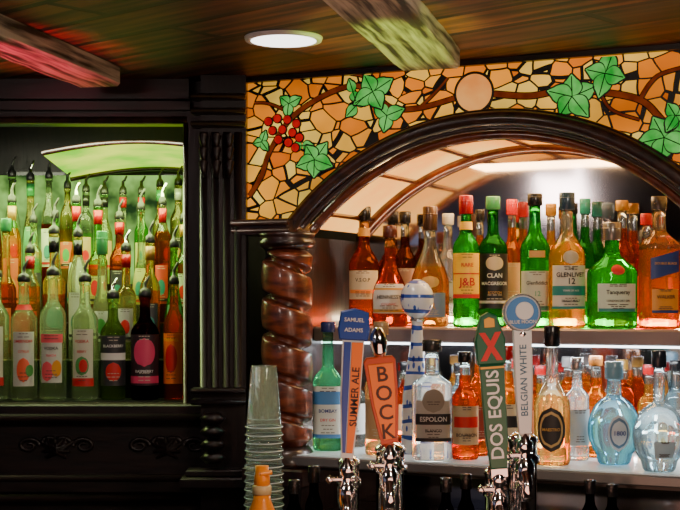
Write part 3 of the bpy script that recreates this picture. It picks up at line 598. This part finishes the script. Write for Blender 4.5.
b.prism(q([(-14,104),(14,104),(15,128),(8,152),(0,156),(-8,152),(-15,128)]),-.013,.013,GR,M,.003)
for sg in (-1,1): b.prism(q([(-11*sg,108),(-5*sg,108),(11*sg,136),(5*sg,136)]),-.0145-.0003*sg,-.012,RE,M)
b.prism(q([(-5,141),(5,141),(5,149),(0,151),(-5,149)]),-.0145,-.012,YE,M); b.box(-12*S,12*S,-.0125,-.010,100*S,102*S,YE,M)
b.flattext('DOS EQUIS',.032,0,-.0122,54*S,WH,math.pi/2,M)
b.prism(q([(-8,-8),(8,-8),(8,0),(-8,0)]),-.010,.010,CHR,M)
fin(b,498)
b,H=tap(524,434,.004,1.05); M=Matrix.Translation((0,-.01,H))@Matrix.Rotation(math.radians(-1.5),4,'Y')
b.prism(q([(-6,0),(6,0),(9,50),(9,104),(-9,104),(-9,50)]),-.010,.010,WH,M,.003)
b.flattext('BELGIAN WHITE',.0175,0,-.0108,54*S,pbr('ink_blue',(.03,.12,.20),.5),math.pi/2,M)
ci=lambda r,cx=0,cy=121:[(cx+r*math.cos(2*math.pi*k/36),cy+r*math.sin(2*math.pi*k/36)) for k in range(36)]
b.prism(q(ci(19)),-.012,.012,pbr('silver',(.6,.65,.7),.25,.8),M,.003); b.prism(q(ci(16)),-.0135,-.011,pbr('sky_enamel',(.05,.19,.45),.3),M,.001); b.prism(q(ci(9,2,123)),-.0150,-.0125,WH,M,.001)
b.flattext('BLUE MOON',.0085,0,-.0155,112*S,WH,0,M); b.lathe([(.009,96*S),(.012,100*S),(.009,104*S)],CHR,20,M=M)
fin(b,524)
# ---------------------------------------------------------------- lights
def light(kind,name,loc,power,col,size=.3,size2=None,target=None,spot=60,blend=.5,M=None):
    l=bpy.data.lights.new(name,kind); l.energy=power; l.color=col
    if kind=='AREA':
        l.size=size
        if size2: l.shape='RECTANGLE'; l.size_y=size2
    elif kind=='SPOT': l.spot_size=math.radians(spot); l.spot_blend=blend; l.shadow_soft_size=size
    else: l.shadow_soft_size=size
    o=bpy.data.objects.new(name,l); SC.collection.objects.link(o); o.location=loc
    if target: o.rotation_euler=(Vector(target)-Vector(loc)).to_track_quat('-Z','Y').to_euler()
    else: o.rotation_euler=(0,0,-TH)
    return o
light('AREA','vault_lamp',rw(.36,.16,.33),9,(1,.60,.25),.7,.18)
light('AREA','under_shelf_lamp',rw(.36,.11,-.105),5.0,(.92,.96,1),.85,.04)
light('AREA','back_glow_lamp',rw(.36,.285,-.32),3.2,(1,.93,.85),.85,.02,target=rw(.36,.1,.2))
light('AREA','shelf_glow_lamp',rw(.36,.288,-.045),4.5,(1,.72,.42),.85,.02,target=rw(.36,.1,.2))
light('AREA','cabinet_lamp',(-.75,LD+.20,CZ+.30),14,(.72,1,.26),.9,.2,target=(-.75,LD+.20,CZ))
light('AREA','cabinet_front_lamp',(-.6,LD+.03,CZ+.38),3.2,(.92,1,.66),.8,.03,target=(-.6,LD+.2,CZ-.2))
light('AREA','front_fill_light',(.55,1.3,1.93),8.5,(1,.80,.62),.18,.18,target=(.35,3.0,1.35))  # unseen fill light, added to brighten the shelf bottles and labels
light('AREA','front_fill_light',(-.9,1.5,1.93),2.4,(1,.78,.7),.2,.2,target=(-.5,3.2,1.3))  # weaker added fill, aimed at the left cabinet
light('SPOT','downlight_lamp',(lx,2.66,2.0),8,(1,.80,.70),.05,target=(lx,2.7,0),spot=150)
light('SPOT','red_stage_lamp',(-.80,2.15,1.40),85,(1,.015,.12),.03,target=(-.66,2.72,2.0),spot=30)
light('SPOT','green_stage_lamp',(.10,1.8,1.4),80,(.60,1,.10),.03,target=(.10,2.52,2.0),spot=22)
light('AREA','ceiling_wash',(.2,2.0,1.2),2.1,(1,.48,.32),.5,.5,target=(.1,2.7,2.0))
w=bpy.data.worlds.new('World'); SC.world=w; w.use_nodes=True; w.node_tree.nodes['Background'].inputs[0].default_value=(.10,.10,.16,1); w.node_tree.nodes['Background'].inputs[1].default_value=.1
# ---------------------------------------------------------------- camera
c=bpy.data.cameras.new('camera'); co=bpy.data.objects.new('camera',c); SC.collection.objects.link(co)
co.location=(0,0,CZ); co.rotation_euler=(math.pi/2,0,0); c.sensor_width=36; c.lens=36*F/680; c.shift_y=(HY-255)/680; c.clip_start=.05
SC.camera=co
